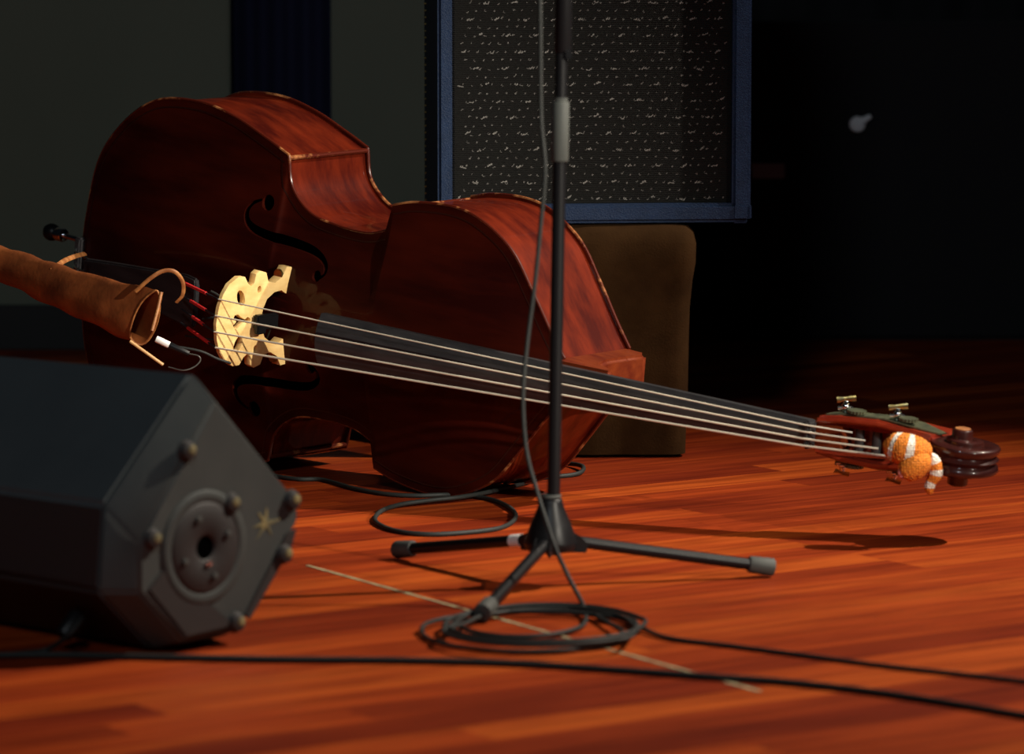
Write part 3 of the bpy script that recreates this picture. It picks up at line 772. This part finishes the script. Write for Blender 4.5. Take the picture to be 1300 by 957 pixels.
# ============================================================ CABLES
def cable(name, pts, r, mt, label, n=8, group=None):
    P = cat(pts, n); base = P[0].copy(); base.z = 0
    bm = bmesh.new(); tube(bm, P, r, 10)
    for v in bm.verts: v.co -= base
    o = obj(name, bm, mt); o.location = base
    return tag(o, label, 'cable', group)
Ym = 5.86
hang = [at(684, -170, 5.985), at(685, -60, 5.985), at(686, 40, 5.98), at(687, 150, 5.97), at(692, 215, 5.96), at(686, 290, 5.955), at(679, 360, 5.95), at(670, 430, 5.94), at(664, 500, 5.92), at(668, 570, 5.90), at(682, 625, 5.87), at(703, 690, 5.82)]
r_ = .0032
hang += [at(722, 733, 5.80), floor_at(741, 770, .012)]
def ell(cx, cy, rx, ry, a0, a1, n, z):
    return [floor_at(cx+rx*cos(rad(a0+(a1-a0)*i/n)), cy-ry*sin(rad(a0+(a1-a0)*i/n)), z) for i in range(n+1)]
coil = []
coil += ell(660, 786, 84, 22, 15, -170, 7, .0055)[1:]
coil += ell(672, 788, 92, 17, 170, 10, 7, .008)
coil += ell(683, 796, 118, 22, 0, -178, 8, .011)[1:]
coil += ell(684, 795, 120, 26, 170, 5, 8, .013)
coil += ell(690, 796, 118, 18, -5, -175, 8, .016)
coil += ell(700, 797, 112, 24, 165, 15, 8, .010)
coil += ell(688, 799, 126, 20, -5, -176, 8, .019)[1:] + ell(698, 795, 122, 28, 172, 8, 8, .012)
coil += ell(668, 802, 132, 25, -10, -175, 8, .0045)[1:]
coil += ell(676, 800, 143, 24, 165, 40, 6, .0095)
coil += [floor_at(812, 796, .006), floor_at(850, 810, .0036), floor_at(930, 820, .0034), floor_at(1030, 833, .0034), floor_at(1130, 846, .0034), floor_at(1240, 858, .0034), floor_at(1420, 878, .0034)]
cable('cable', hang+coil, r_, M['cable'], 'long thin cable hanging beside the stand and coiled at its foot', 5)
cable('cable', [floor_at(-80, 833, .0045), floor_at(60, 831, .0045), floor_at(200, 834, .0045), floor_at(350, 837, .0045), floor_at(500, 838, .0045), floor_at(650, 842, .0045), floor_at(780, 850, .0045), floor_at(900, 859, .0045), floor_at(1000, 866, .0045), floor_at(1150, 884, .0045), floor_at(1400, 925, .0045)], .0046, M['cable'],
      'thick black cable running across the very front of the stage', 8)
cc = mt4 @ Vector((-.126, .024, -.085))
cable('cable', [cc, at(104, 785, cc.y-.01), at(88, 805, cc.y-.03), floor_at(60, 824, .006), floor_at(25, 829, .004), floor_at(-60, 838, .004)], .0034, M['cable'], 'short cable plugged into the underside of the grey stage monitor', 8)
lp = [floor_at(300, 590, .004), floor_at(345, 603, .004), floor_at(378, 608, .004), floor_at(410, 609, .004), floor_at(450, 620, .004), floor_at(490, 627, .004), floor_at(530, 629, .004), floor_at(575, 628, .004), floor_at(620, 633, .004), floor_at(648, 645, .004), floor_at(654, 658, .004), floor_at(635, 670, .004), floor_at(590, 676, .004), floor_at(540, 678, .004), floor_at(500, 673, .004), floor_at(477, 662, .004), floor_at(482, 650, .005), floor_at(505, 641, .006), floor_at(545, 635, .008), floor_at(590, 630, .009), floor_at(640, 620, .006), floor_at(690, 606, .004)]
cable('cable', lp, .0038, M['cable'], 'black cable lying in one open loop on the floor under the bass', 8)
cable('cable', [floor_at(640, 612, .004), floor_at(690, 606, .004), floor_at(725, 603, .004), floor_at(739, 598, .006), floor_at(738, 591, .008), floor_at(715, 588, .005), floor_at(680, 588, .004)], .0040, M['cable'], 'small bight of black cable behind the stand pole by the covered box', 8)

# old tape line on the planks
a, b = floor_at(390, 718), floor_at(965, 878)
d = (b-a).normalized(); s = Vector((-d.y, d.x, 0)); L = (b-a).length
bm = bmesh.new(); random.seed(5); vs = []
for i in range(41):
    c = d*(L*i/40); w_ = .0034 + random.uniform(-.0006, .0006)
    vs.append([bm.verts.new(c+s*w_+Vector((0, 0, .0002))), bm.verts.new(c+s*w_+Vector((0, 0, .0009))), bm.verts.new(c-s*w_+Vector((0, 0, .0009))), bm.verts.new(c-s*w_+Vector((0, 0, .0002)))])
for p, q in zip(vs, vs[1:]):
    for k in range(4): bm.faces.new((p[k], p[(k+1) % 4], q[(k+1) % 4], q[k]))
bm.faces.new(vs[0]); bm.faces.new(vs[-1][::-1])
o = tag(obj('floor_tape', bm, M['tape'], smooth=False), 'thin pale strip of tape crossing the floor planks under the coiled cable', 'tape'); o.location = (a.x, a.y, 0)

# ============================================================ COVERED BOX, AMPLIFIER
bx0, bx1, by0, by1, bh = -.105, .300, 7.43, 7.88, .405
bm = bmesh.new(); box(bm, ((bx0+bx1)/2, (by0+by1)/2, bh/2+.006), (bx1-bx0-.03, by1-by0-.03, bh-.012), bevel=.006)
tag(obj('wooden_box', bm, M['casegreen'], smooth=False), 'box carrying the blue amplifier, hidden under brown cloth', 'box')
bm = bmesh.new(); rings = []
def cloth_ring(z, off, amp):
    pts = []; cx, cy = (bx0+bx1)/2, (by0+by1)/2; hx, hy = (bx1-bx0)/2+off, (by1-by0)/2+off; N = 96; rr = .03
    per = []
    for i in range(N):
        t = i/N*4; sidx = int(t); f = t-sidx
        if sidx == 0: p = Vector((-hx+2*hx*f, -hy)); nn = Vector((0, -1))
        elif sidx == 1: p = Vector((hx, -hy+2*hy*f)); nn = Vector((1, 0))
        elif sidx == 2: p = Vector((hx-2*hx*f, hy)); nn = Vector((0, 1))
        else: p = Vector((-hx, hy-2*hy*f)); nn = Vector((-1, 0))
        e = min(f, 1-f); 
        if e < .06: p -= p.normalized()*(.06-e)*.18
        wv = amp*(sin(i*.55)+.6*sin(i*1.3+1)+.8*sin(i*.23+2))
        p = p + nn*wv
        per.append(bm.verts.new((cx+p.x, cy+p.y, z)))
    return per
prof = [(.006, .006, .0035), (.06, .008, .0032), (.12, .011, .003), (.20, .012, .003), (.27, .014, .0028), (.32, .020, .0022), (.35, .026, .0016), (.385, .028, .001), (.405, .024, .0006), (.416, .014, .0003), (.4195, 0, 0), (.4195, -.03, 0)]
for z, off, amp in prof: rings.append(cloth_ring(z, off, amp))
for p, q in zip(rings, rings[1:]):
    for k in range(96): bm.faces.new((p[k], p[(k+1) % 96], q[(k+1) % 96], q[k]))
bm.faces.new(rings[-1])
tag(obj('draped_cloth', bm, M['blanket'], ang=70), 'dark brown cloth draped over the box under the blue amplifier', 'cloth')
# amplifier cabinet
AW, AH, AD = .560, .98, .36
yaw = rad(5.2)
am = Matrix.Translation(Vector(((at(557, 277, 7.42).x+at(953, 277, 7.42).x)/2, 7.42, .4225))) @ Matrix.Rotation(yaw, 4, 'Z')
amp = empty('amplifier', mtx=am, label='large blue guitar speaker cabinet with black and silver grille on the covered box', cat='amplifier')
FT = .034; FL = .026
bm = bmesh.new()
box(bm, (0, .02+AD/2, AH/2), (AW-.006, AD, AH-.004), bevel=.006); obj('cabinet', bm, M['tolex'], amp)
for nm, c, s_ in (('frame', (-AW/2+FL/2, .012, AH/2), (FL, .034, AH)), ('frame', (AW/2-FT/2, .012, AH/2), (FT, .034, AH)), ('frame', (0, .0125, FT/2), (AW-.002, .035, FT)), ('frame', (0, .0125, AH-FT/2), (AW-.002, .035, FT))):
    bm = bmesh.new(); box(bm, c, s_, bevel=.006); obj(nm, bm, M['tolex'], amp)
bm = bmesh.new(); box(bm, (.003, .017, AH/2), (AW-FT-FL+.004, .004, AH-2*FT+.004)); gc = obj('grille_cloth', bm, M['grille'], amp, smooth=False)
# woven ribs and silver threads of the grille
bm = bmesh.new(); gx0, gx1 = -AW/2+FL+.001, AW/2-FT-.001
z = FT+.003
while z < AH-FT-.002:
    v = [bm.verts.new(c) for c in ((gx0, .0148, z-.0009), (gx1, .0148, z-.0009), (gx1, .0138, z), (gx0, .0138, z), (gx0, .0148, z+.0009), (gx1, .0148, z+.0009))]
    bm.faces.new((v[0], v[1], v[2], v[3])); bm.faces.new((v[3], v[2], v[5], v[4])); z += .0034
o = tag(obj('weave_ribs', bm, M['grille_rib'], gc, smooth=False), kind='stuff')
bm = bmesh.new(); random.seed(11)
row = 0; z = FT+.008
while z < AH-FT-.01:
    for strong, pitch, ofs in ((True, .0500, .0), (False, .0167, .009)):
        if strong and row % 2: continue
        x = gx0+.006+ofs+(-row*.0105) % pitch
        while x < gx1-.014:
            k = random.choice((4, 5, 6)) if strong else random.choice((1, 2, 2, 3))
            xx, zz = x+random.uniform(-.002, .002), z+random.uniform(-.002, .002)
            for q in range(k):
                dx, dz = random.choice(((.0018, .0024), (.0024, -.0004), (.0013, .0028)))
                w_ = random.uniform(.0005, .0008) if strong else random.uniform(.0002, .0004)
                a_, b_ = Vector((xx, .0131, zz)), Vector((xx+dx, .0131, zz+dz)); nn = Vector((-dz, 0, dx)).normalized()*w_
                vv = [bm.verts.new(p) for p in (a_-nn, b_-nn, b_+nn, a_+nn)]; bm.faces.new(vv)
                xx += dx*.85; zz += dz*.75 if q % 2 else -.0004
            x += pitch
    z += .0145; row += 1
tag(obj('silver_threads', bm, M['silver'], gc, smooth=False), kind='stuff')
# corner guards, piping studs along the left edge
for sx in (-1, 1):
    bm = bmesh.new(); box(bm, (sx*(AW/2-.018), .014, .018), (.040, .042, .040), bevel=.009)
    obj('corner_guard', bm, M['tolex'], amp)
bm = bmesh.new(); z = .02
while z < AH-.02:
    cyl(bm, (-AW/2-.0005, .33, z), (-AW/2+.006, .33, z), .0022, 6); z += .0125
tag(obj('stud', bm, M['brass'], amp), kind='stuff')

# small dark case on castors behind the bass
bm = bmesh.new(); c0 = at(440, 575, 7.62)
ec = empty('equipment_case', (-.31, 7.62, 0), 'low dark green equipment case seen under the waist of the bass', 'case')
box(bm, (0, .15, .075), (.30, .26, .09), bevel=.006); obj('body', bm, M['casegreen'], ec, smooth=False)
for sx in (-1, 1):
    for sy_ in (.04, .26):
        bm = bmesh.new(); cyl(bm, (sx*.09-.012, sy_, .021), (sx*.09+.012, sy_, .021), .0205, 24, bev=.003); obj('castor', bm, M['black'], ec)

# far right background: added case, its pale latch and plate stand in for glints
rk = empty('glint_case', (1.15, 9.45, 0), 'added black case far behind the scroll, carrying two faint glints', 'case')
bm = bmesh.new(); box(bm, (0, .14, .36), (1.35, .26, .72), bevel=.01); obj('body', bm, M['drape'], rk, smooth=False)
bp_ = at(1093, 155, 9.45)-rk.location
bm = bmesh.new(); cyl(bm, bp_+Vector((-.008, .012, -.005)), bp_+Vector((-.008, -.006, -.005)), .018, 20, bev=.004); tube(bm, [bp_+Vector((0, 0, 0)), bp_+Vector((.022, -.004, .014))], [.010, .005], 10)
tag(obj('latch', bm, M['latch'], rk), 'pale piece standing in for a blurred glint')
bp_ = at(978, 217, 9.45)-rk.location
bm = bmesh.new(); box(bm, bp_+Vector((-.005, .004, 0)), (.075, .012, .034), bevel=.002); tag(obj('glint_plate', bm, M['label'], rk), 'grey plate standing in for a faint glint')
